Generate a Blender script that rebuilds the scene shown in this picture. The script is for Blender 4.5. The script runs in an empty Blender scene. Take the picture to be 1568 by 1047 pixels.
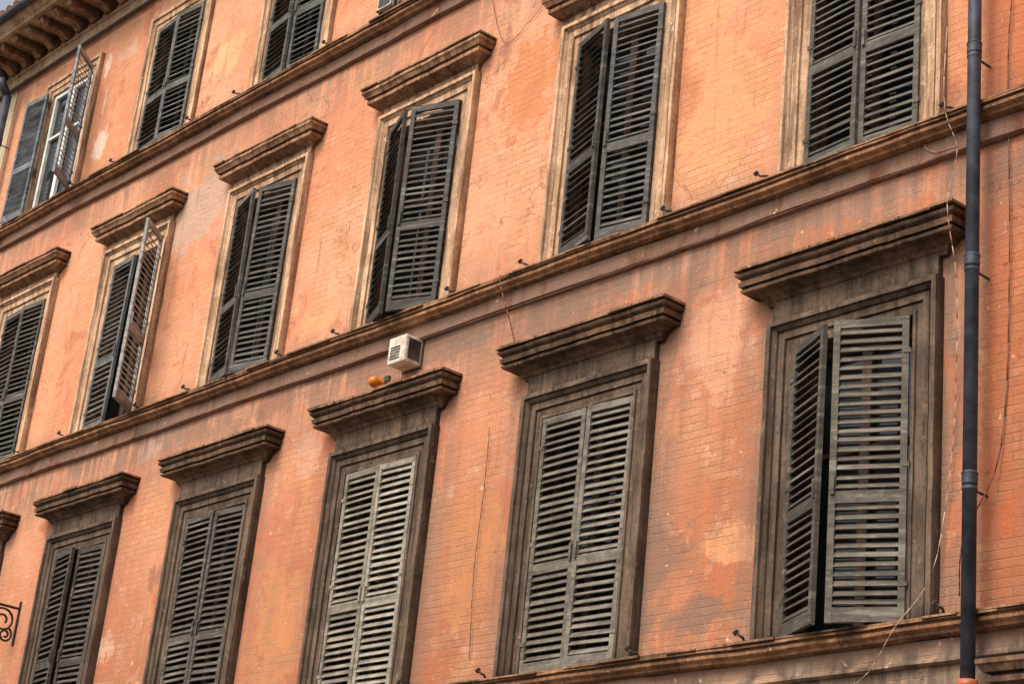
import bpy, bmesh, math, random
from mathutils import Vector, Matrix
random.seed(7)
R = math.radians
scene = bpy.context.scene

# ------------------------------------------------------------------ helpers
def srgb(r, g, b):
    f = lambda c: ((c/255+0.055)/1.055)**2.4 if c/255 > 0.04045 else c/255/12.92
    return (f(r), f(g), f(b), 1.0)

class NT:
    def __init__(s, name):
        s.m = bpy.data.materials.new(name); s.m.use_nodes = True
        s.t = s.m.node_tree; s.b = s.t.nodes['Principled BSDF']; s._p = None
    def n(s, typ, **kw):
        nd = s.t.nodes.new(typ)
        for k, v in kw.items(): setattr(nd, k, v)
        return nd
    def put(s, sock, v):
        if isinstance(v, bpy.types.NodeSocket): s.t.links.new(v, sock)
        else: sock.default_value = v
    def pos(s): return s.n('ShaderNodeNewGeometry').outputs['Position']
    def sep(s, v):
        nd = s.n('ShaderNodeSeparateXYZ'); s.put(nd.inputs[0], v); return nd.outputs
    def comb(s, x, y, z):
        nd = s.n('ShaderNodeCombineXYZ')
        for i, v in enumerate((x, y, z)): s.put(nd.inputs[i], v)
        return nd.outputs[0]
    def scale(s, v, sc, loc=(0, 0, 0)):
        nd = s.n('ShaderNodeMapping'); s.put(nd.inputs[0], v)
        nd.inputs['Scale'].default_value = sc; nd.inputs['Location'].default_value = loc
        return nd.outputs[0]
    def noise(s, v, sc, det=4, rough=.6, dist=0):
        nd = s.n('ShaderNodeTexNoise'); s.put(nd.inputs['Vector'], v)
        nd.inputs['Scale'].default_value = sc; nd.inputs['Detail'].default_value = det
        nd.inputs['Roughness'].default_value = rough; nd.inputs['Distortion'].default_value = dist
        return nd.outputs['Fac']
    def mr(s, v, a, b, c=0, d=1, smooth=True):
        nd = s.n('ShaderNodeMapRange'); nd.interpolation_type = 'SMOOTHSTEP' if smooth else 'LINEAR'
        s.put(nd.inputs['Value'], v)
        for k, x in zip(('From Min', 'From Max', 'To Min', 'To Max'), (a, b, c, d)): nd.inputs[k].default_value = x
        return nd.outputs['Result']
    def ma(s, op, a, b=0.0, c=None):
        nd = s.n('ShaderNodeMath', operation=op); s.put(nd.inputs[0], a); s.put(nd.inputs[1], b)
        if c is not None: s.put(nd.inputs[2], c)
        return nd.outputs[0]
    def mix(s, f, a, b, mode='MIX'):
        nd = s.n('ShaderNodeMix', data_type='RGBA', blend_type=mode)
        s.put(nd.inputs[0], f); s.put(nd.inputs[6], a); s.put(nd.inputs[7], b)
        return nd.outputs[2]
    def bump(s, h, st, dist=.02, nrm=None):
        nd = s.n('ShaderNodeBump'); nd.inputs['Strength'].default_value = st; nd.inputs['Distance'].default_value = dist
        s.put(nd.inputs['Height'], h)
        if nrm is not None: s.put(nd.inputs['Normal'], nrm)
        return nd.outputs[0]
    def ao(s, d=.15):
        nd = s.n('ShaderNodeAmbientOcclusion'); nd.samples = 2; nd.inputs['Distance'].default_value = d
        return nd.outputs['AO']
    def fin(s, col, rough=.85, nrm=None, spec=.25):
        s.put(s.b.inputs['Base Color'], col); s.put(s.b.inputs['Roughness'], rough)
        s.b.inputs['Specular IOR Level'].default_value = spec
        if nrm is not None: s.put(s.b.inputs['Normal'], nrm)
        return s.m

class MB:
    def __init__(s): s.v = []; s.f = []
    def box(s, x0, x1, y0, y1, z0, z1, M=None):
        i = len(s.v)
        for x in (x0, x1):
            for y in (y0, y1):
                for z in (z0, z1):
                    p = Vector((x, y, z)); s.v.append(M @ p if M else p)
        for f in ((0,1,3,2),(4,6,7,5),(0,4,5,1),(2,3,7,6),(0,2,6,4),(1,5,7,3)): s.f.append([i+k for k in f])
    def quad(s, a, b, c, d):
        i = len(s.v); s.v += [Vector(p) for p in (a, b, c, d)]; s.f.append([i, i+1, i+2, i+3])
    def strips(s, stations, cap=False):
        i = len(s.v); n = len(stations[0])
        for st in stations: s.v += [Vector(p) for p in st]
        for a in range(len(stations)-1):
            for b in range(n-1):
                s.f.append([i+a*n+b, i+a*n+b+1, i+(a+1)*n+b+1, i+(a+1)*n+b])
        if cap:
            s.f.append([i+b for b in range(n)]); s.f.append([i+(len(stations)-1)*n+b for b in range(n)][::-1])
    def cyl(s, p0, p1, r0, r1=None, seg=14):
        r1 = r0 if r1 is None else r1
        p0 = Vector(p0); p1 = Vector(p1); d = (p1-p0).normalized()
        u = d.orthogonal().normalized(); w = d.cross(u); i = len(s.v)
        for p, r in ((p0, r0), (p1, r1)):
            for k in range(seg):
                a = 2*math.pi*k/seg; s.v.append(p+u*r*math.cos(a)+w*r*math.sin(a))
        for k in range(seg):
            s.f.append([i+k, i+(k+1) % seg, i+seg+(k+1) % seg, i+seg+k])
        s.f.append([i+k for k in range(seg)]); s.f.append([i+seg+k for k in range(seg)][::-1])
    def tube(s, pts, r, seg=7):
        for a, b in zip(pts[:-1], pts[1:]): s.cyl(a, b, r, seg=seg)
    def mesh(s, name, mat, smooth=False, recalc=True):
        me = bpy.data.meshes.new(name); me.from_pydata([tuple(v) for v in s.v], [], s.f)
        if recalc:
            bm = bmesh.new(); bm.from_mesh(me); bmesh.ops.recalc_face_normals(bm, faces=bm.faces); bm.to_mesh(me); bm.free()
        me.materials.append(mat)
        if smooth:
            for p in me.polygons: p.use_smooth = True
        return me
    def obj(s, name, mat, parent=None, smooth=False):
        return link(name, s.mesh(name, mat, smooth), parent)

def link(name, data, parent=None):
    o = bpy.data.objects.new(name, data); scene.collection.objects.link(o)
    if parent: o.parent = parent
    return o

# ------------------------------------------------------------------ layout (metres, z=0 at camera height)
GZ = -1.65
S = 3.165; X5 = -9.50
XC = lambda c: X5+(c-5)*S
COLS = list(range(0, 10))
XL = -27.42; XR = XC(9)+S/2
ZA, ZB, ZC, ZE = 3.74, 7.94, 12.15, 15.02
ROWS = {'A': dict(z=ZA, h=2.54, hw=.62, fw=.27), 'B': dict(z=ZB, h=2.54, hw=.62, fw=.26), 'C': dict(z=ZC, h=2.17, hw=.62, fw=.24)}

# patches of old repair: x, z, rx, rz, colour, amount
PATCH = [(-20.85, 10.85, .85, .6, (200, 170, 148), .9), (-24.06, 12.83, .2, .26, (242, 218, 196), .9),
         (-20.7, 13.1, .35, .4, (236, 184, 136), .7), (-20.9, 7.45, .4, .18, (228, 190, 164), .8),
         (-11.07, 6.6, .4, .55, (222, 164, 130), .7), (-11.25, 9.1, .6, .8, (230, 164, 114), .75), (-11.5, 10.3, .4, .4, (230, 164, 114), .6),
         (-17.3, 6.7, .25, .3, (222, 168, 136), .7), (-24.3, 14.3, .1, .2, (238, 215, 198), .9), (-24.2, 13.6, .07, .25, (238, 205, 185), .7),
         (-19.0, 9.1, .4, .6, (224, 148, 86), .7), (-14.1, 10.3, .5, .6, (214, 134, 86), .6), (-14.6, 10.9, .1, .6, (170, 118, 98), .5),
         (-14.2, 5.0, .5, .9, (204, 136, 88), .6), (-17.4, 4.6, .5, .9, (206, 140, 94), .6), (-17.6, 11.2, .5, .4, (222, 144, 108), .6),
         (-15.1, 5.8, .18, .6, (210, 154, 114), .5), (-11.9, 7.5, .9, .15, (186, 146, 124), .5), (-9.6, 7.5, 1.1, .15, (176, 134, 112), .5),
         (-13.3, 7.40, .6, .2, (146, 112, 94), .8), (-15.0, 7.50, .8, .22, (152, 118, 98), .8), (-18.2, 7.45, .5, .2, (160, 110, 88), .6),
         (-11.6, 4.6, .5, .35, (150, 112, 90), .6), (-11.3, 4.1, .6, .2, (134, 108, 92), .7), (-14.5, 8.3, .5, .2, (206, 150, 118), .5)]
random.seed(21)
for k in range(70):
    PATCH.append((random.uniform(-27, 4), random.uniform(3.8, 14.8), random.uniform(.08, .45), random.uniform(.08, .55),
                  random.choice([(228, 162, 112), (206, 134, 94), (224, 178, 148), (184, 112, 80), (228, 166, 120), (166, 112, 86)]), random.uniform(.35, .8)))

# ------------------------------------------------------------------ materials
def wall_material(name, cream=False):
    t = NT(name); p = t.pos(); x, y, z = t.sep(p)
    n1 = t.noise(p, .45, 4, .62); n2 = t.noise(t.scale(p, (1, 1, 1), (13, 5, 2)), 1.7, 6, .68, .6)
    n3 = t.noise(t.scale(p, (1, 1, 1), (3, 9, 22)), 4.5, 6, .7, .4); fine = t.noise(p, 38, 4, .7)
    streak = t.noise(t.scale(p, (5, 5, .35)), 1.6, 5, .65)
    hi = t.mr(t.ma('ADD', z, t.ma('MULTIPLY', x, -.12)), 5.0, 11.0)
    if cream:
        base = t.mix(n1, srgb(205, 190, 160), srgb(190, 170, 140))
    else:
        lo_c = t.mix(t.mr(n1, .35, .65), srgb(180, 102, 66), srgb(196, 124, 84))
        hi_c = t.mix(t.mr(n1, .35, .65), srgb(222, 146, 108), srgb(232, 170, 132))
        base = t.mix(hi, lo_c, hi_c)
        base = t.mix(t.ma('MULTIPLY', t.mr(n2, .50, .66), .6), base, srgb(226, 162, 114))
        base = t.mix(t.ma('MULTIPLY', t.mr(n3, .54, .68), .6), base, srgb(230, 182, 148))
        base = t.mix(t.ma('MULTIPLY', t.mr(n2, .47, .32), .7), base, srgb(180, 104, 74))
        base = t.mix(t.ma('MULTIPLY', t.mr(n3, .43, .30), .55), base, srgb(164, 96, 70))
        base = t.mix(t.ma('MULTIPLY', t.mr(x, -8.25, -8.15), .6), base, srgb(182, 92, 48))
        at = t.n('ShaderNodeAttribute', attribute_name='patch')
        pm = t.ma('ADD', at.outputs['Alpha'], t.ma('MULTIPLY', t.ma('SUBTRACT', t.noise(p, 3.6, 6, .72), .5), 1.6))
        am = t.mr(pm, .44, .58)
        base = t.mix(t.ma('MULTIPLY', am, .78), base, at.outputs['Color'])
    # coursing of the brick behind the thin render
    br = t.n('ShaderNodeTexBrick'); t.put(br.inputs['Vector'], t.comb(x, z, y))
    br.inputs['Scale'].default_value = 1; br.inputs['Brick Width'].default_value = .27; br.inputs['Row Height'].default_value = .074
    br.inputs['Mortar Size'].default_value = .007; br.inputs['Mortar Smooth'].default_value = .7
    br.inputs['Color1'].default_value = (1, 1, 1, 1); br.inputs['Color2'].default_value = (.70, .66, .64, 1); br.inputs['Mortar'].default_value = (.85, .85, .85, 1)
    bk = t.ma('MULTIPLY', t.mr(t.ma('ADD', n2, t.ma('MULTIPLY', n3, .5)), .62, .88, .06, 1), t.mr(x, -30, -10, .7, 1))
    base = t.mix(t.ma('MULTIPLY', bk, .5), base, t.mix(1.0, base, br.outputs['Color'], 'MULTIPLY'))
    base = t.mix(t.ma('MULTIPLY', t.ma('MULTIPLY', br.outputs['Fac'], bk), .42), base, t.mix(.65, base, srgb(116, 66, 48)))
    if not cream:
        g = 0.0
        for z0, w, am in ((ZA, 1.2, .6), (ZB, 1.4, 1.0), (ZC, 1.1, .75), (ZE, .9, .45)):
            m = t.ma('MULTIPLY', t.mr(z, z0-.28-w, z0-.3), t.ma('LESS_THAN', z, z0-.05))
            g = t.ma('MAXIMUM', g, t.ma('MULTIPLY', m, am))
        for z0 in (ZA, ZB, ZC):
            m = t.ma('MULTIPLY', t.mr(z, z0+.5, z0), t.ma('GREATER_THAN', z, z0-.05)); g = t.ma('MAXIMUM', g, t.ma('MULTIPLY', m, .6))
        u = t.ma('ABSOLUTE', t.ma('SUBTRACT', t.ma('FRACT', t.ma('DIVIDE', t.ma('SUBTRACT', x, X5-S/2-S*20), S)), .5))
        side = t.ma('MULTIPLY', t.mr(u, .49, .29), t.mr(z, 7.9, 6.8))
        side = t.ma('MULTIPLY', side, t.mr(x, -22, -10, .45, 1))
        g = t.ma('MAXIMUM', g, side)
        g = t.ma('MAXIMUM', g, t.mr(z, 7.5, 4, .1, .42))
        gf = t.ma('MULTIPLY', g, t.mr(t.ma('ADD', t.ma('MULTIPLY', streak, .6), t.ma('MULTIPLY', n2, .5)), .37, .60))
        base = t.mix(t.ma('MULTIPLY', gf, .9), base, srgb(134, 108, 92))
        low = t.mr(t.ma('ADD', z, t.ma('MULTIPLY', n2, .3)), 3.78, 3.58)
        stone = t.mix(t.mr(streak, .35, .65), srgb(146, 124, 104), srgb(88, 76, 66))
        stone = t.mix(t.mr(n2, .5, .62), stone, srgb(176, 142, 116))
        base = t.mix(low, base, stone)
        # hairline cracks and pits
        vo = t.n('ShaderNodeTexVoronoi', feature='DISTANCE_TO_EDGE'); wv = t.n('ShaderNodeVectorMath', operation='ADD')
        t.put(wv.inputs[0], p); t.put(wv.inputs[1], t.comb(n3, 0.0, n2)); t.put(vo.inputs['Vector'], wv.outputs[0]); vo.inputs['Scale'].default_value = .75
        cr = t.ma('MULTIPLY', t.mr(vo.outputs['Distance'], .007, .001), t.mr(n1, .48, .56))
        base = t.mix(t.ma('MULTIPLY', cr, .5), base, srgb(96, 58, 42))
        pit = t.noise(t.scale(p, (1, 1, 1), (31, 3, 8)), 9, 3, .6)
        base = t.mix(t.mr(pit, .68, .73, 0, .6), base, srgb(112, 66, 48)); base = t.mix(t.mr(pit, .33, .28, 0, .6), base, srgb(232, 194, 166))
    base = t.mix(t.mr(streak, .56, .8, 0, .55), base, srgb(116, 86, 68))
    base = t.mix(t.mr(fine, .3, .7, .22, 0), base, srgb(86, 50, 36))
    h = t.ma('ADD', t.ma('MULTIPLY', fine, .6), t.ma('MULTIPLY', n3, 1.8))
    h = t.ma('SUBTRACT', h, t.ma('MULTIPLY', t.ma('MULTIPLY', br.outputs['Fac'], bk), .5))
    return t.fin(base, .92, t.bump(h, .6, .014), .12)

def stone_material(name, c1, c2, dark, speck=None, aod=.12, aoamt=.75, dirt=.5, bump=.4):
    t = NT(name); p = t.pos()
    n1 = t.noise(p, 2.3, 5, .68, .4); st = t.noise(t.scale(p, (7, 7, .6)), 1.5, 5, .7); fine = t.noise(p, 30, 5, .75)
    b = t.mix(t.mr(n1, .35, .65), srgb(*c1), srgb(*c2))
    b = t.mix(t.mr(st, .42, .66, 0, dirt), b, srgb(*dark))
    b = t.mix(t.mr(fine, .50, .66, 0, .5), b, srgb(*dark))
    if speck: b = t.mix(t.mr(t.noise(p, 11, 5, .8), .58, .68, 0, .65), b, srgb(*speck))
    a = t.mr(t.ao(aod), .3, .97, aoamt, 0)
    b = t.mix(a, b, t.mix(.8, b, (.010, .007, .005, 1)))  # crevice dirt plus occlusion shade, both put into the base colour
    return t.fin(b, .92, t.bump(t.ma('ADD', fine, t.ma('MULTIPLY', n1, 1.5)), bump, .012), .12)

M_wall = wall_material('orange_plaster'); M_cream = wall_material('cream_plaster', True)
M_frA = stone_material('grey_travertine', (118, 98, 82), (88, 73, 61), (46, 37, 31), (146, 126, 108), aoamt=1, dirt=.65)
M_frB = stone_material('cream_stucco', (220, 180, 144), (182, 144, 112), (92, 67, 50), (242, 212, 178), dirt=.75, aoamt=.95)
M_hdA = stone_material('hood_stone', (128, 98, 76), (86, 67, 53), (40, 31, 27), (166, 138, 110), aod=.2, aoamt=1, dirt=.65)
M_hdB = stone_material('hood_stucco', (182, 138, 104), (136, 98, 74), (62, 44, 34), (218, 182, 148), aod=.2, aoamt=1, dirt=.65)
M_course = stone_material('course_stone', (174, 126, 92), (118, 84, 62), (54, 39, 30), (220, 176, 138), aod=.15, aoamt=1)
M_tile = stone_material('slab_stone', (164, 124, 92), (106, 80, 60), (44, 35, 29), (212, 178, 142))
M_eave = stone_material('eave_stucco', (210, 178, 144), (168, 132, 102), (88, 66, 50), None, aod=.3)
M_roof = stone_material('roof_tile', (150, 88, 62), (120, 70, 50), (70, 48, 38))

def shutter_material():
    t = NT('shutter_paint'); tc = t.n('ShaderNodeTexCoord').outputs['Object']
    oi = t.n('ShaderNodeObjectInfo'); rnd = oi.outputs['Random']
    off = t.n('ShaderNodeVectorMath', operation='ADD'); t.put(off.inputs[0], tc); t.put(off.inputs[1], t.comb(t.ma('MULTIPLY', rnd, 40), rnd, t.ma('MULTIPLY', rnd, 17)))
    p = off.outputs[0]
    n1 = t.noise(p, 5, 5, .7); gr = t.noise(t.scale(p, (3, 20, 20)), 3, 5, .7); sl = t.noise(t.scale(p, (.9, .6, 13.3)), 1.4, 2, .6)
    c = oi.outputs['Color']
    b = t.mix(t.mr(n1, .38, .62, 0, .7), c, t.mix(.65, c, (.028, .021, .016, 1)))
    b = t.mix(t.mr(sl, .44, .28, 0, .5), b, t.mix(.4, c, (.50, .46, .39, 1)))
    b = t.mix(t.mr(sl, .48, .68, 0, .75), b, t.mix(.65, b, (.02, .017, .013, 1)))
    b = t.mix(t.mr(gr, .55, .72, 0, .6), b, t.mix(.5, c, (.58, .50, .41, 1)))
    b = t.mix(t.mr(t.noise(p, 16, 4, .8), .57, .7, 0, .7), b, srgb(96, 72, 54))
    return t.fin(b, .7, t.bump(gr, .35, .004), .22)
M_shut = shutter_material()

def simple(name, c1, c2, rough=.6, sc=8, metal=0, spec=.4):
    t = NT(name); p = t.pos(); n = t.noise(p, sc, 5, .7)
    t.b.inputs['Metallic'].default_value = metal
    return t.fin(t.mix(t.mr(n, .35, .65), srgb(*c1), srgb(*c2)), rough, t.bump(n, .15, .005), spec)
M_pipe = simple('pipe_paint', (66, 70, 82), (38, 39, 46), .5, 5)
M_copper = simple('pipe_terracotta', (176, 92, 62), (130, 66, 46), .5, 6)
M_iron = simple('rusty_iron', (58, 42, 34), (30, 24, 22), .7, 20)
M_cable = simple('cable_rubber', (120, 80, 60), (70, 48, 40), .7, 3)
M_cableW = simple('pale_cable', (190, 158, 134), (140, 108, 88), .7, 3)
M_white = simple('white_paint', (228, 228, 222), (200, 198, 190), .5, 6)
M_brown = simple('brown_paint', (96, 72, 56), (70, 52, 42), .6, 6)
M_plastic = simple('alarm_plastic', (226, 214, 196), (180, 164, 144), .5, 14)
M_orange = simple('amber_lens', (206, 126, 26), (164, 88, 14), .35, 14)
M_cond = simple('dark_plastic', (74, 64, 58), (44, 38, 34), .5, 5)
M_stopen = simple('paving', (120, 114, 106), (86, 82, 78), .8, 3)
t = NT('window_glass'); M_glass = t.fin(t.mix(t.noise(t.pos(), 1.2), (.012, .014, .016, 1), (.03, .03, .03, 1)), .06, None, .6)

# ------------------------------------------------------------------ building shell
def wall_grid(mb, x0, x1, z0, z1, holes, step=None):
    xs = {x0, x1} | {h[0] for h in holes} | {h[1] for h in holes}; zs = {z0, z1} | {h[2] for h in holes} | {h[3] for h in holes}
    if step:
        for k in range(1, int((x1-x0)/step)): xs.add(round(x0+k*step, 4))
        for k in range(1, int((z1-z0)/step)): zs.add(round(z0+k*step, 4))
    xs = sorted(xs); zs = sorted(zs)
    idx = {}
    def vid(a, c):
        if (a, c) not in idx: idx[(a, c)] = len(mb.v); mb.v.append(Vector((a, 0, c)))
        return idx[(a, c)]
    for a, b in zip(xs[:-1], xs[1:]):
        mx = (a+b)/2; hh = [h for h in holes if h[0] < mx < h[1]]
        for c, d in zip(zs[:-1], zs[1:]):
            mz = (c+d)/2
            if any(h[2] < mz < h[3] for h in hh): continue
            mb.f.append([vid(a, c), vid(b, c), vid(b, d), vid(a, d)])

bld = link('apartment_building', None)
mb = MB(); holes = []
for c in COLS:
    for r in ROWS.values(): holes.append((XC(c)-r['hw'], XC(c)+r['hw'], r['z'], r['z']+r['h']))
    holes.append((XC(c)-.75, XC(c)+.75, GZ+.15, GZ+3.0))
wall_grid(mb, XL, XR, GZ, 15.4, holes, .13)
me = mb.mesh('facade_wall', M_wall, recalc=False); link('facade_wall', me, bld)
ca = me.color_attributes.new('patch', 'FLOAT_COLOR', 'POINT')
PL = [(px, pz, rx, rz, srgb(*col), am) for px, pz, rx, rz, col, am in PATCH]
for i, v in enumerate(me.vertices):
    best = 0; col = (.6, .33, .2); x, _, z = v.co
    for px, pz, rx, rz, cc, am in PL:
        if abs(x-px) > 2.4*rx or abs(z-pz) > 2.4*rz: continue
        d = math.hypot((x-px)/rx, (z-pz)/rz); m = max(0, 1-d/2.0)*(.6+.5*am)
        if m > best: best = m; col = cc[:3]
    ca.data[i].color = (*col, best)
mb = MB()
mb.quad((XR, 0, GZ), (XR, 12, GZ), (XR, 12, 15.4), (XR, 0, 15.4)); mb.quad((XL, 0.01, GZ), (XL, 12, GZ), (XL, 12, 15.4), (XL, 0.01, 15.4))
mb.quad((XL, 12, GZ), (XR, 12, GZ), (XR, 12, 15.4), (XL, 12, 15.4))
mb.obj('side_walls', M_wall, bld)

def hood(mb, x0, x1, zt, prof, n=14, jit=.005):
    st = []
    def ring(x, side, wall, dz=0, do=0):
        return [(x+side*o, 0 if wall else -(o+(do if o > 0 else 0)), zt+z+(dz if o > 0 else 0)) for o, z in prof]
    st.append(ring(x0, -1, True)); st.append(ring(x0, -1, False))
    sag = random.uniform(-.008, .004)
    for k in range(1, n):
        st.append(ring(x0+(x1-x0)*k/n, 0, False, sag*math.sin(math.pi*k/n)+random.uniform(-jit, jit), random.uniform(-jit, jit)))
    st.append(ring(x1, 1, False)); st.append(ring(x1, 1, True))
    mb.strips(st)

profA = [(0, -.30), (.05, -.30), (.06, -.275), (.075, -.265), (.09, -.235), (.14, -.205), (.15, -.19), (.225, -.185), (.235, -.16), (.205, -.155), (.205, -.138), (.24, -.133), (.25, -.088), (.226, -.083), (.23, -.066), (.262, -.043), (.275, -.02), (.25, -.012), (.25, -.002), (0, .02)]
profB = [(0, -.25), (.045, -.25), (.055, -.225), (.10, -.20), (.15, -.175), (.19, -.17), (.195, -.13), (.17, -.125), (.17, -.108), (.21, -.10), (.235, -.055), (.25, -.045), (.25, -.01), (0, .015)]
def slabs(mb, x0, x1, zt, out, y1=0.0, w=.30, th=.022, jz=.012):
    x = x0
    while x < x1-.02:
        b = min(x1, x+w*random.uniform(.75, 1.25))
        if x1-b < .1: b = x1
        M = Matrix.Translation((0, 0, zt+random.uniform(0, jz)))
        mb.box(x+.002, b-.003, -out-random.uniform(-.014, .018), y1-.002, .0, th+random.uniform(0, .008), M); x = b

def architrave(mb, xl, xr, zb, zt, prof, jit=.003):
    def J(): return random.uniform(-jit, jit)
    st = []; N = 9
    for k in range(N):
        zz = zb+(zt-.3-zb)*k/N; a, b = (J(), J()) if k else (0, 0)
        st.append([(xl+d+(a if 0 < o else 0), -(o+b if o > 0 and d < .24 else o), zz) for d, o in prof])
    st.append([(xl+d, -o, zt-d) for d, o in prof])
    for k in range(1, 5):
        f = k/5; a, b = J(), J()
        st.append([((xl+d)+(xr-xl-2*d)*f, -(o+b if o > 0 and d < .24 else o), zt-d+(a if o > 0 else 0)) for d, o in prof])
    st.append([(xr-d, -o, zt-d) for d, o in prof])
    for k in range(N-1, -1, -1):
        zz = zb+(zt-.3-zb)*k/N; a, b = (J(), J()) if k else (0, 0)
        st.append([(xr-d+(a if 0 < o else 0), -(o+b if o > 0 and d < .24 else o), zz) for d, o in prof])
    mb.strips(st)

def leaf_mesh(name, w, h, side, mat, midf=.40, pitch=.076):
    mb = MB(); s = side; t = .02
    def bx(a, b, y0, y1, z0, z1):
        a, b = sorted((s*a, s*b)); mb.box(a, b, y0, y1, z0, z1)
    bx(0.004, .058, -t, t, 0, h); bx(w-.058, w-.003, -t, t, 0, h)
    zm = h*midf
    for a, b in ((0.004, .12), (zm-.05, zm+.05), (h-.07, h-.002)): bx(.0585, w-.0585, -t+.002, t-.002, a, b)
    al = R(53); L = .060; th = .009
    for a, b in ((.12, zm-.05), (zm+.05, h-.07)):
        n = int((b-a)/pitch); pp = (b-a)/n
        for k in range(n):
            zc = a+(k+.5)*pp
            tw = random.uniform(-.3, .3) if random.random() < .07 else random.uniform(-.09, .09)
            M = Matrix.Translation((0, 0, zc+random.uniform(-.005, .005))) @ Matrix.Rotation(al+tw, 4, 'X') @ Matrix.Rotation(random.uniform(-.009, .009), 4, 'Y')
            x0, x1 = sorted((s*.057, s*(w-.057)))
            mb.box(x0, x1, -L/2, L/2, -th/2, th/2, M)
    for z in (.3, h*.5, h-.3): bx(-.012, .05, -t-.008, -t-.001, z-.02, z+.02)
    bx(w-.05, w-.02, -t-.02, -t-.001, zm+.02, zm+.18)
    return mb.mesh(name, mat)

def casement(mb, mg, xc, hw, z0, h, y0=.17):
    y1 = y0+.05
    mb.box(xc-hw, xc-hw+.07, y0, y1, z0, z0+h); mb.box(xc+hw-.07, xc+hw, y0, y1, z0, z0+h)
    mb.box(xc-.05, xc+.05, y0-.01, y1-.01, z0+.08, z0+h-.07)
    mb.box(xc-hw+.07, xc+hw-.07, y0+.002, y1, z0, z0+.08); mb.box(xc-hw+.07, xc+hw-.07, y0+.002, y1, z0+h-.07, z0+h)
    mb.box(xc-hw+.07, xc-.05, y0+.004, y1-.002, z0+h*.62, z0+h*.62+.04); mb.box(xc+.05, xc+hw-.07, y0+.004, y1-.002, z0+h*.62, z0+h*.62+.04)
    mg.box(xc-hw, xc+hw, y1+.005, y1+.02, z0, z0+h)

frame_prof = {'A': [(0, 0), (0, .115), (.045, .115), (.05, .09), (.06, .09), (.085, .068), (.095, .045), (.10, .058), (.165, .058), (.17, .035), (.18, .04), (.235, .036), (.24, .05), (.27, .05), (.27, -.26)],
              'B': [(0, 0), (0, .10), (.04, .10), (.05, .075), (.06, .075), (.085, .05), (.09, .06), (.16, .055), (.165, .032), (.26, .03), (.26, -.26)],
              'C': [(0, 0), (0, .07), (.05, .07), (.06, .045), (.15, .045), (.155, .028), (.24, .028), (.24, -.26)]}
leafs = {}
for k, r in ROWS.items():
    for sd in (1, -1):
        for v in range(3): leafs[(k, sd, v)] = leaf_mesh('shutter_%s' % ('left' if sd > 0 else 'right'), r['hw'], r['h']-.02, sd, M_shut, {'A': .40, 'B': .40, 'C': .42}[k], (.074, .077, .076)[v])

openings = {('A', 5): (26, 26), ('A', 4): (1, 2), ('A', 3): (2, 1), ('A', 2): (2, 2), ('A', 1): (9, 3), ('A', 0): (4, 2),
            ('B', 5): (5, 2), ('B', 4): (15, 9), ('B', 3): (22, 21), ('B', 2): (14, 12), ('B', 1): (4, 130), ('B', 0): (3, 4),
            ('C', 0): (176, 131), ('C', 1): (4, 5), ('C', 2): (7, 3)}
hinge_dx = {('B', 1, -1): .19, ('C', 0, -1): .17}
cols = {'A': (92, 84, 73), 'B': (90, 86, 79), 'C': (96, 95, 90)}
special = {('A', 3): (148, 138, 122), ('A', 4): (118, 109, 96), ('A', 5): (104, 96, 84), ('B', 1): (102, 102, 98), ('C', 0): (108, 114, 118),
           ('A', 1): (70, 64, 56), ('A', 2): (88, 80, 70), ('B', 3): (80, 77, 71), ('B', 4): (82, 79, 74), ('B', 5): (92, 86, 77), ('B', 2): (82, 79, 73)}
leafcol = {('B', 1, -1): (168, 167, 162), ('C', 0, -1): (142, 150, 156), ('A', 5, 1): (84, 78, 69), ('B', 3, 1): (60, 58, 54)}  # wide-open right leaves paler: brightness of their lit face put into the colour
fr = {k: MB() for k in 'ABC'}; hd = {k: MB() for k in 'AB'}; tl = MB(); csB = MB(); csW = MB(); gl = MB(); hk = MB(); sl = MB()
random.seed(5)
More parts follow.
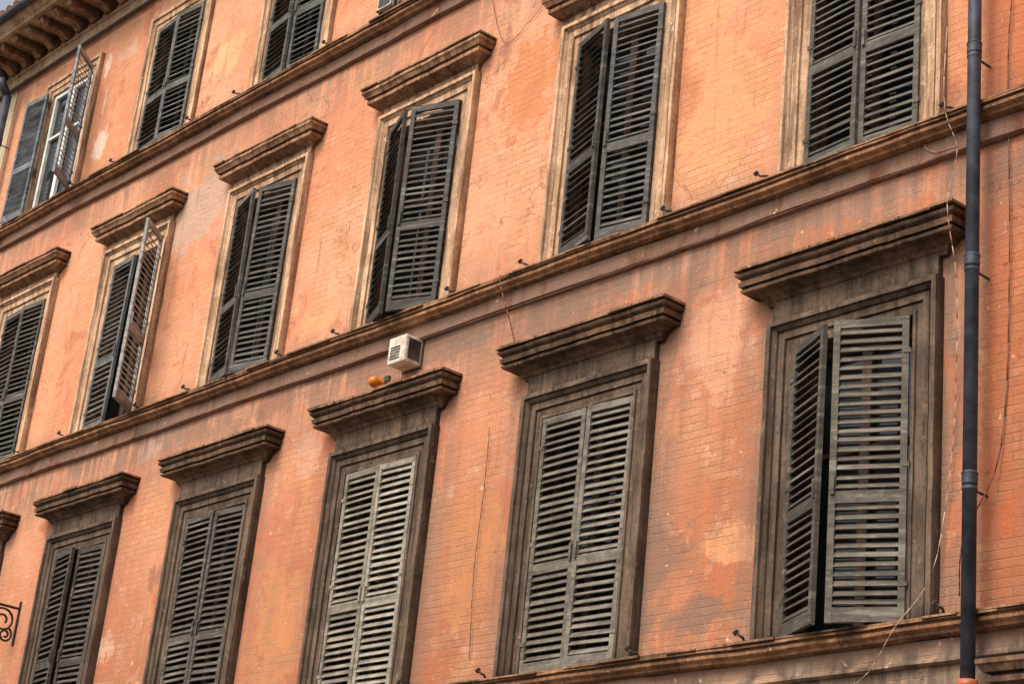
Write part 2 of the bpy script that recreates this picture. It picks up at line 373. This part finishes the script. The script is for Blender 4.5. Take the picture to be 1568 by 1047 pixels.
for c in COLS:
    xc = XC(c)
    for k, r in ROWS.items():
        z, h, hw, fw = r['z'], r['h'], r['hw'], r['fw']
        architrave(fr[k], xc-hw-fw, xc+hw+fw, z, z+h+fw, frame_prof[k])
        sl.box(xc-hw, xc+hw, .002, .26, z-.05, z+.003)
        wc = (k, c) == ('C', 0)
        casement(csW if wc else csB, gl, xc, hw-.002, z+.003, h-.005, .0 if wc else .17)
        top = z+h+fw
        if k == 'A':
            fr[k].box(xc-hw-fw+.02, xc+hw+fw-.02, -.06, 0, top-.02, top+.24)
            hood(hd[k], xc-.88, xc+.89, top+.48, profA); slabs(tl, xc-1.165, xc+1.17, top+.48, .285)
        if k == 'B':
            fr[k].box(xc-hw-fw+.03, xc+hw+fw-.03, -.05, 0, top-.02, top+.12)
            hood(hd[k], xc-.83, xc+.82, top+.34, profB); slabs(tl, xc-1.09, xc+1.08, top+.34, .26, th=.018)
        tlh, trh = openings.get((k, c), (random.choice((1, 3, 6)), random.choice((1, 2, 5))))
        q = random.randint(-10, 10)
        col = special.get((k, c), tuple(v+q for v in cols[k]))
        for sd, th in ((1, tlh), (-1, trh)):
            o = link('shutter_leaf', leafs[(k, sd, random.randint(0, 2))], bld)
            o.location = (xc-sd*(hw-.004+hinge_dx.get((k, c, sd), 0)), -.135 if th > 60 else -.02-.03*min(1, th/10), z+.012)
            o.rotation_euler = (random.uniform(-.008, .008), random.uniform(-.008, .008), -sd*R(th))
            cc = leafcol.get((k, c, sd), col); q = random.randint(-8, 8); o.color = srgb(*[max(10, min(255, v+q)) for v in cc])
        for dx in (-.98, 1.0):
            x = xc+dx+random.uniform(-.04, .04); a = random.uniform(-.05, .05)
            hk.tube([(x, -.10, z), (x+a*.3, -.13, z+.05), (x-.03+a, -.16, z+.055), (x-.07+a, -.17, z+.09)], .011, 6)
            hk.cyl((x-.09+a, -.17, z+.08), (x-.055+a, -.17, z+.105), .022, .016, 8)
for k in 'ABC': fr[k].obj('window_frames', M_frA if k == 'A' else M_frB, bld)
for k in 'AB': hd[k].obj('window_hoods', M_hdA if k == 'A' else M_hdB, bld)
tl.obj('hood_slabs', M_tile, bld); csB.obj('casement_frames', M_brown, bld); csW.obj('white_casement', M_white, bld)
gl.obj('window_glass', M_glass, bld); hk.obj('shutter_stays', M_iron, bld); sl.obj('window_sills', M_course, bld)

def course(x0, x1, zt, prof, mat, name, parent, step=.33):
    mb = MB(); n = int((x1-x0)/step); st = []
    ph = random.uniform(0, 9)
    for k in range(n+1):
        x = x0+(x1-x0)*k/n; dz = .007*math.sin(x*1.3+ph)+random.uniform(-.005, .005); do = random.uniform(-.007, .007)
        st.append([(x, -(o+do) if o > 0 else 0, zt+zz+(dz if o > 0 else 0)) for o, zz in prof])
    mb.strips(st, cap=True); return mb.obj(name, mat, parent)
cp = [(0, 0), (.165, -.004), (.17, -.03), (.145, -.036), (.14, -.05), (.155, -.055), (.15, -.08), (.11, -.10), (.10, -.12), (.05, -.135), (0, -.135)]
fp = [(0, -.137), (.042, -.137), (.042, -.275), (.062, -.285), (.062, -.31), (.03, -.325), (0, -.325)]
for z in (ZA, ZB, ZC):
    course(XL, XR, z-.008, cp, M_course, 'sill_course', bld)
    course(XL, XR, z-.008, fp, M_wall, 'course_fascia', bld)
    sb = MB(); slabs(sb, XL, XR, z-.018, .18, y1=-.11, w=.42, th=.014, jz=.007); sb.obj('course_slabs', M_tile, bld)

def eave(x0, x1, parent):
    mb = MB()
    ep = [(0, 14.98), (.05, 14.98), (.06, 15.04), (.03, 15.06), (.03, 15.2), (.06, 15.22), (.06, 15.26), (0, 15.26)]
    mb.strips([[(x, -o, z) for o, z in ep] for x in (x0, x1)], cap=True)
    ep = [(0, 15.47), (.66, 15.47), (.67, 15.52), (.70, 15.54), (.76, 15.60), (.79, 15.66), (0, 15.66)]
    mb.strips([[(x, -o, z) for o, z in ep] for x in (x0, x1)], cap=True)
    mb.obj('eave_cornice', M_eave, parent)
    mb = MB(); mb.cyl((x0, -.075, 14.96), (x1, -.075, 14.96), .022, seg=8); mb.obj('eave_conduit', M_cond, parent)
    bp = [(0.0, 15.27), (.10, 15.265), (.14, 15.29), (.20, 15.34), (.36, 15.35), (.44, 15.33), (.54, 15.36), (.58, 15.41), (.58, 15.465), (.0, 15.465)]
    mb = MB(); x = x0+.2
    while x < x1-.2:
        mb.strips([[(xx, -o, z) for o, z in bp] for xx in (x, x+.16)], cap=True); x += .44
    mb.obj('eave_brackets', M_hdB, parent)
    mb = MB(); mb.cyl((x0, -.84, 15.66), (x1, -.84, 15.66), .06); mb.obj('gutter', M_pipe, parent)
    mb = MB(); n = int((x1-x0)/.24)
    for k in range(n):
        xx = x0+k*.24; mb.cyl((xx+.12, -.82, 15.76), (xx+.12, 6, 17.7), .1, .1, 8)
    mb.quad((x0, -.78, 15.70), (x1, -.78, 15.70), (x1, 6, 17.65), (x0, 6, 17.65)); mb.quad((x0, 6, 17.65), (x1, 6, 17.65), (x1, 12.5, 15.5), (x0, 12.5, 15.5))
    mb.obj('roof', M_roof, parent)
eave(XL, XR, bld)

mb = MB(); fm = MB()
for c in COLS:
    xc = XC(c)
    mb.box(xc-.75, xc-.02, .12, .17, GZ+.15, GZ+3.0); mb.box(xc+.02, xc+.75, .12, .17, GZ+.15, GZ+3.0); mb.box(xc-.02, xc+.02, .10, .16, GZ+.15, GZ+3)
    for a, b in ((.2, 1.3), (1.45, 2.6)):
        for s in (-.385, .385): mb.box(xc+s-.24, xc+s+.24, .10, .119, GZ+.15+a, GZ+.15+b)
    architrave(fm, xc-.97, xc+.97, GZ, GZ+3.22, [(0, 0), (0, .08), (.05, .08), (.06, .05), (.22, .05), (.22, -.2)])
    hood(fm, xc-.95, xc+.95, GZ+3.6, profB)
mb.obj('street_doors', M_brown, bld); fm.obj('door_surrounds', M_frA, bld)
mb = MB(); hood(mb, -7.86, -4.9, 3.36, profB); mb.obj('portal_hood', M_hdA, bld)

nb = link('neighbouring_building', None)
mb = MB(); nh = []
NX = [-29.6, -32.8, -36.0]
for x in NX:
    for z in (ZA, ZB, ZC): nh.append((x-.6, x+.6, z, z+2.1))
wall_grid(mb, -38, XL-.02, GZ, 15.4, nh); mb.quad((-38, 0, GZ), (-38, 12, GZ), (-38, 12, 15.4), (-38, 0, 15.4))
mb.obj('facade_wall', M_cream, nb)
mb = MB(); cb = MB(); g2 = MB()
for h in nh:
    x = h[0]+.6; z = h[2]
    architrave(mb, x-.84, x+.84, z, z+2.34, frame_prof['C']); casement(cb, g2, x, .6, z, 2.1); mb.box(x-.9, x+.9, -.12, .25, z-.09, z-.001)
    for sd in (1, -1):
        o = link('shutter_leaf', leafs[('C', sd, 0)], nb); o.location = (x-sd*.62, -.03, z); o.rotation_euler = (0, 0, -sd*R(3)); o.color = srgb(90, 100, 90)
mb.obj('window_frames', M_frB, nb); cb.obj('casement_frames', M_brown, nb); g2.obj('window_glass', M_glass, nb)
eave(-38, XL-.02, nb)

# ------------------------------------------------------------------ drainpipes
def drainpipe(x, y, z0, z1, r, joints, boot=None):
    e = link('drainpipe', None)
    mb = MB(); mb.cyl((x, y, z0), (x, y, z1), r, seg=20)
    mb.tube([(x, y, z1), (x+.02, y-.2, z1+.25), (x, -.82, 15.6)], r, 16)
    mb.obj('pipe', M_pipe, e, True)
    mb = MB()
    for z in joints:
        mb.cyl((x, y, z-.04), (x, y, z+.04), r+.006, seg=20); mb.cyl((x, y, z+.04), (x, y, z+.055), r+.010, r+.003, seg=20)
        mb.box(x-.008, x+.008, y, 0, z-.08, z-.065); mb.cyl((x, y, z-.083), (x, y, z-.062), r+.005, seg=20)
    mb.obj('joints', M_pipe, e)
    if boot:
        mb = MB(); mb.cyl((x, y, GZ), (x, y, boot), r+.01, seg=20); mb.cyl((x, y, boot-.06), (x, y, boot+.01), r+.02, seg=20); mb.obj('boot', M_copper, e, True)
drainpipe(-8.19, -.22, 3.2, 15.0, .055, (4.72, 6.5, 8.4, 10.6, 12.9), 3.2)
drainpipe(-27.3, -.22, GZ, 14.7, .07, (4.5, 9.0, 11.5, 13.9))

# ------------------------------------------------------------------ small fixtures
def cable(pts, r=.006, mat=M_cable):
    mb = MB(); out = []
    P = [Vector((a, -b, c)) for a, b, c in pts]
    for i in range(len(P)-1):
        p0 = P[max(i-1, 0)]; p1 = P[i]; p2 = P[i+1]; p3 = P[min(i+2, len(P)-1)]
        for k in range(5):
            u = k/5; out.append(.5*((2*p1)+(p2-p0)*u+(2*p0-5*p1+4*p2-p3)*u*u+(3*p1-p0-3*p2+p3)*u**3))
    out.append(P[-1]); mb.tube(out, r, 6); return mb.obj('facade_cable', mat, None, True)
cable([(-8.62, .04, 12.0), (-8.58, .04, 9.5), (-8.5, .2, 8.07), (-8.42, .12, 7.6), (-8.36, .32, 7.0), (-8.35, .2, 6.4), (-8.45, .05, 5.6), (-8.5, .04, 4.9), (-8.62, .08, 4.1), (-8.85, .22, 3.67), (-9.3, .05, 3.35), (-9.9, .05, 3.25), (-10.4, .05, 3.42)], .004, M_cableW)
cable([(-8.1, .03, 12.0), (-7.95, .03, 9.5), (-8.0, .03, 8.3), (-7.98, .03, 6.5), (-8.05, .03, 5.0), (-8.25, .2, 4.3), (-8.4, .04, 3.9)], .005)
cable([(-8.9, .04, 8.0), (-8.75, .05, 7.72), (-8.5, .05, 7.68), (-8.3, .1, 7.7)], .004, M_cableW)
cable([(-14.1, .03, 6.35), (-14.08, .03, 5.7), (-14.1, .03, 4.9), (-14.02, .03, 4.0)], .004)
cable([(-14.95, .02, 11.8), (-14.6, .02, 11.0), (-14.2, .02, 11.1), (-13.4, .02, 11.65)], .003)
cable([(-16.7, .07, 7.60), (-16.2, .07, 7.61), (-15.6, .07, 7.60), (-13.0, .07, 7.59), (-9.6, .07, 7.60), (-8.4, .07, 7.61)], .005)
cable([(-14.0, .19, 7.94), (-13.96, .20, 7.8), (-13.9, .06, 7.4), (-13.85, .03, 7.2)], .006)

ab = link('alarm_box', None); x, z = -15.55, 7.46
mb = MB(); mb.box(x-.15, x+.15, -.24, 0, z-.15, z+.16); o = mb.obj('housing', M_plastic, ab)
bv = o.modifiers.new('b', 'BEVEL'); bv.width = .018; bv.segments = 2
mb = MB()
for k in range(5): mb.box(x-.10, x+.06, -.247, -.2385, z-.10+k*.032, z-.087+k*.032)
mb.box(x+.151, x+.156, -.2, -.04, z-.11, z+.12); mb.box(x-.17, x+.17, -.012, 0, z-.17, z+.18); mb.obj('grille', M_cond, ab)
wb = link('warning_beacon', None); x, z = -15.96, 7.20
mb = MB(); mb.cyl((x, 0, z), (x, -.09, z), .068, seg=20); mb.box(x-.04, x+.04, -.03, 0, z-.1, z+.12); mb.obj('base', M_cond, wb)
mb = MB(); pr = [(.062, -.09), (.062, -.18), (.056, -.215), (.038, -.24), (.001, -.246)]
mb.strips([[(x+rr*math.cos(a*math.pi/10), yy, z+rr*math.sin(a*math.pi/10)) for rr, yy in pr] for a in range(21)])
mb.obj('lens', M_orange, wb, True)
fl = link('floodlight', None); x, z = -16.75, ZC
mb = MB(); mb.box(x-.13, x+.13, -.22, -.10, z+.06, z+.22); mb.obj('housing', M_plastic, fl)
mb = MB(); mb.box(x-.15, x-.135, -.18, -.14, z, z+.16); mb.box(x+.135, x+.15, -.18, -.14, z, z+.16); mb.box(x-.11, x+.11, -.228, -.2205, z+.08, z+.2); mb.obj('bracket', M_cond, fl)
wi = link('wrought_iron_bracket', None); x, z = -23.62, 5.46; mb = MB()
mb.box(x-.02, x+.02, -.02, 0, z-.3, z+.3)
mb.tube([(x, 0, z+.2), (x, -1.0, z+.2)], .018)
def spiral(cy, cz, r0, turns, ph, sgn=1):
    return [(x, cy-(r0*(1-.75*k/40))*math.cos(ph+sgn*turns*2*math.pi*k/40), cz+(r0*(1-.75*k/40))*math.sin(ph+sgn*turns*2*math.pi*k/40)) for k in range(41)]
for a in ((-.22, z, .18, 1.6, 0, 1), (-.6, z+.04, .14, 1.6, 1, -1), (-.9, z+.08, .1, 1.5, 2, 1), (-.15, z-.18, .1, 1.5, 2, 1)): mb.tube(spiral(*a), .016, 6)
mb.obj('scrollwork', M_iron, wi)

# ------------------------------------------------------------------ ground
t = NT('cobbles'); p = t.pos(); v = t.n('ShaderNodeTexVoronoi', feature='DISTANCE_TO_EDGE'); t.put(v.inputs['Vector'], p); v.inputs['Scale'].default_value = 8
e = t.mr(v.outputs['Distance'], 0, .08); n = t.noise(p, 2)
M_gr = t.fin(t.mix(e, (.05, .045, .04, 1), t.mix(n, (.12, .11, .1, 1), (.2, .18, .16, 1))), .8, t.bump(e, .5, .02))
mb = MB(); mb.quad((-400, -400, GZ-.12), (400, -400, GZ-.12), (400, 400, GZ-.12), (-400, 400, GZ-.12)); mb.obj('street', M_gr)
mb = MB(); mb.box(-60, 40, -2.2, -.001, GZ-.2, GZ); mb.obj('pavement', M_stopen)

# ------------------------------------------------------------------ light
w = bpy.data.worlds.new('World'); scene.world = w; w.use_nodes = True
sky = w.node_tree.nodes.new('ShaderNodeTexSky'); sky.sky_type = 'NISHITA'; sky.sun_disc = False
EL, AZ = 50, 176   # azimuth of the sun, degrees clockwise from +Y
sky.sun_elevation = R(EL); sky.sun_rotation = R(AZ); sky.air_density = 1.0; sky.dust_density = 7; sky.ozone_density = .6
hs = w.node_tree.nodes.new('ShaderNodeHueSaturation'); hs.inputs['Saturation'].default_value = .45; hs.inputs['Value'].default_value = 1.4
bg = w.node_tree.nodes['Background']; bg.inputs[1].default_value = .15
w.node_tree.links.new(sky.outputs[0], hs.inputs['Color']); w.node_tree.links.new(hs.outputs[0], bg.inputs[0])
sd = bpy.data.lights.new('sun', 'SUN'); sd.energy = 1.6; sd.angle = R(14); sd.color = (1, .95, .88)
so = link('sun', sd)
d = Vector((math.sin(R(AZ))*math.cos(R(EL)), math.cos(R(AZ))*math.cos(R(EL)), math.sin(R(EL))))
so.rotation_euler = d.to_track_quat('Z', 'Y').to_euler(); so.location = d*50

# ------------------------------------------------------------------ camera
cd = bpy.data.cameras.new('camera'); cd.sensor_width = 36; cd.lens = 67.7; cd.clip_end = 2000; cd.clip_start = .1
cam = link('camera', cd)
dn = Vector((-.2177, .3181, -.9227)); fw = Vector((-.7156, .5908, .3725)).normalized()
up = -dn; r = fw.cross(up).normalized(); up = r.cross(fw)
cam.matrix_world = Matrix((( r.x, up.x, -fw.x, 0), (r.y, up.y, -fw.y, -11.5), (r.z, up.z, -fw.z, 0), (0, 0, 0, 1)))
scene.camera = cam
scene.view_settings.view_transform = 'Standard'
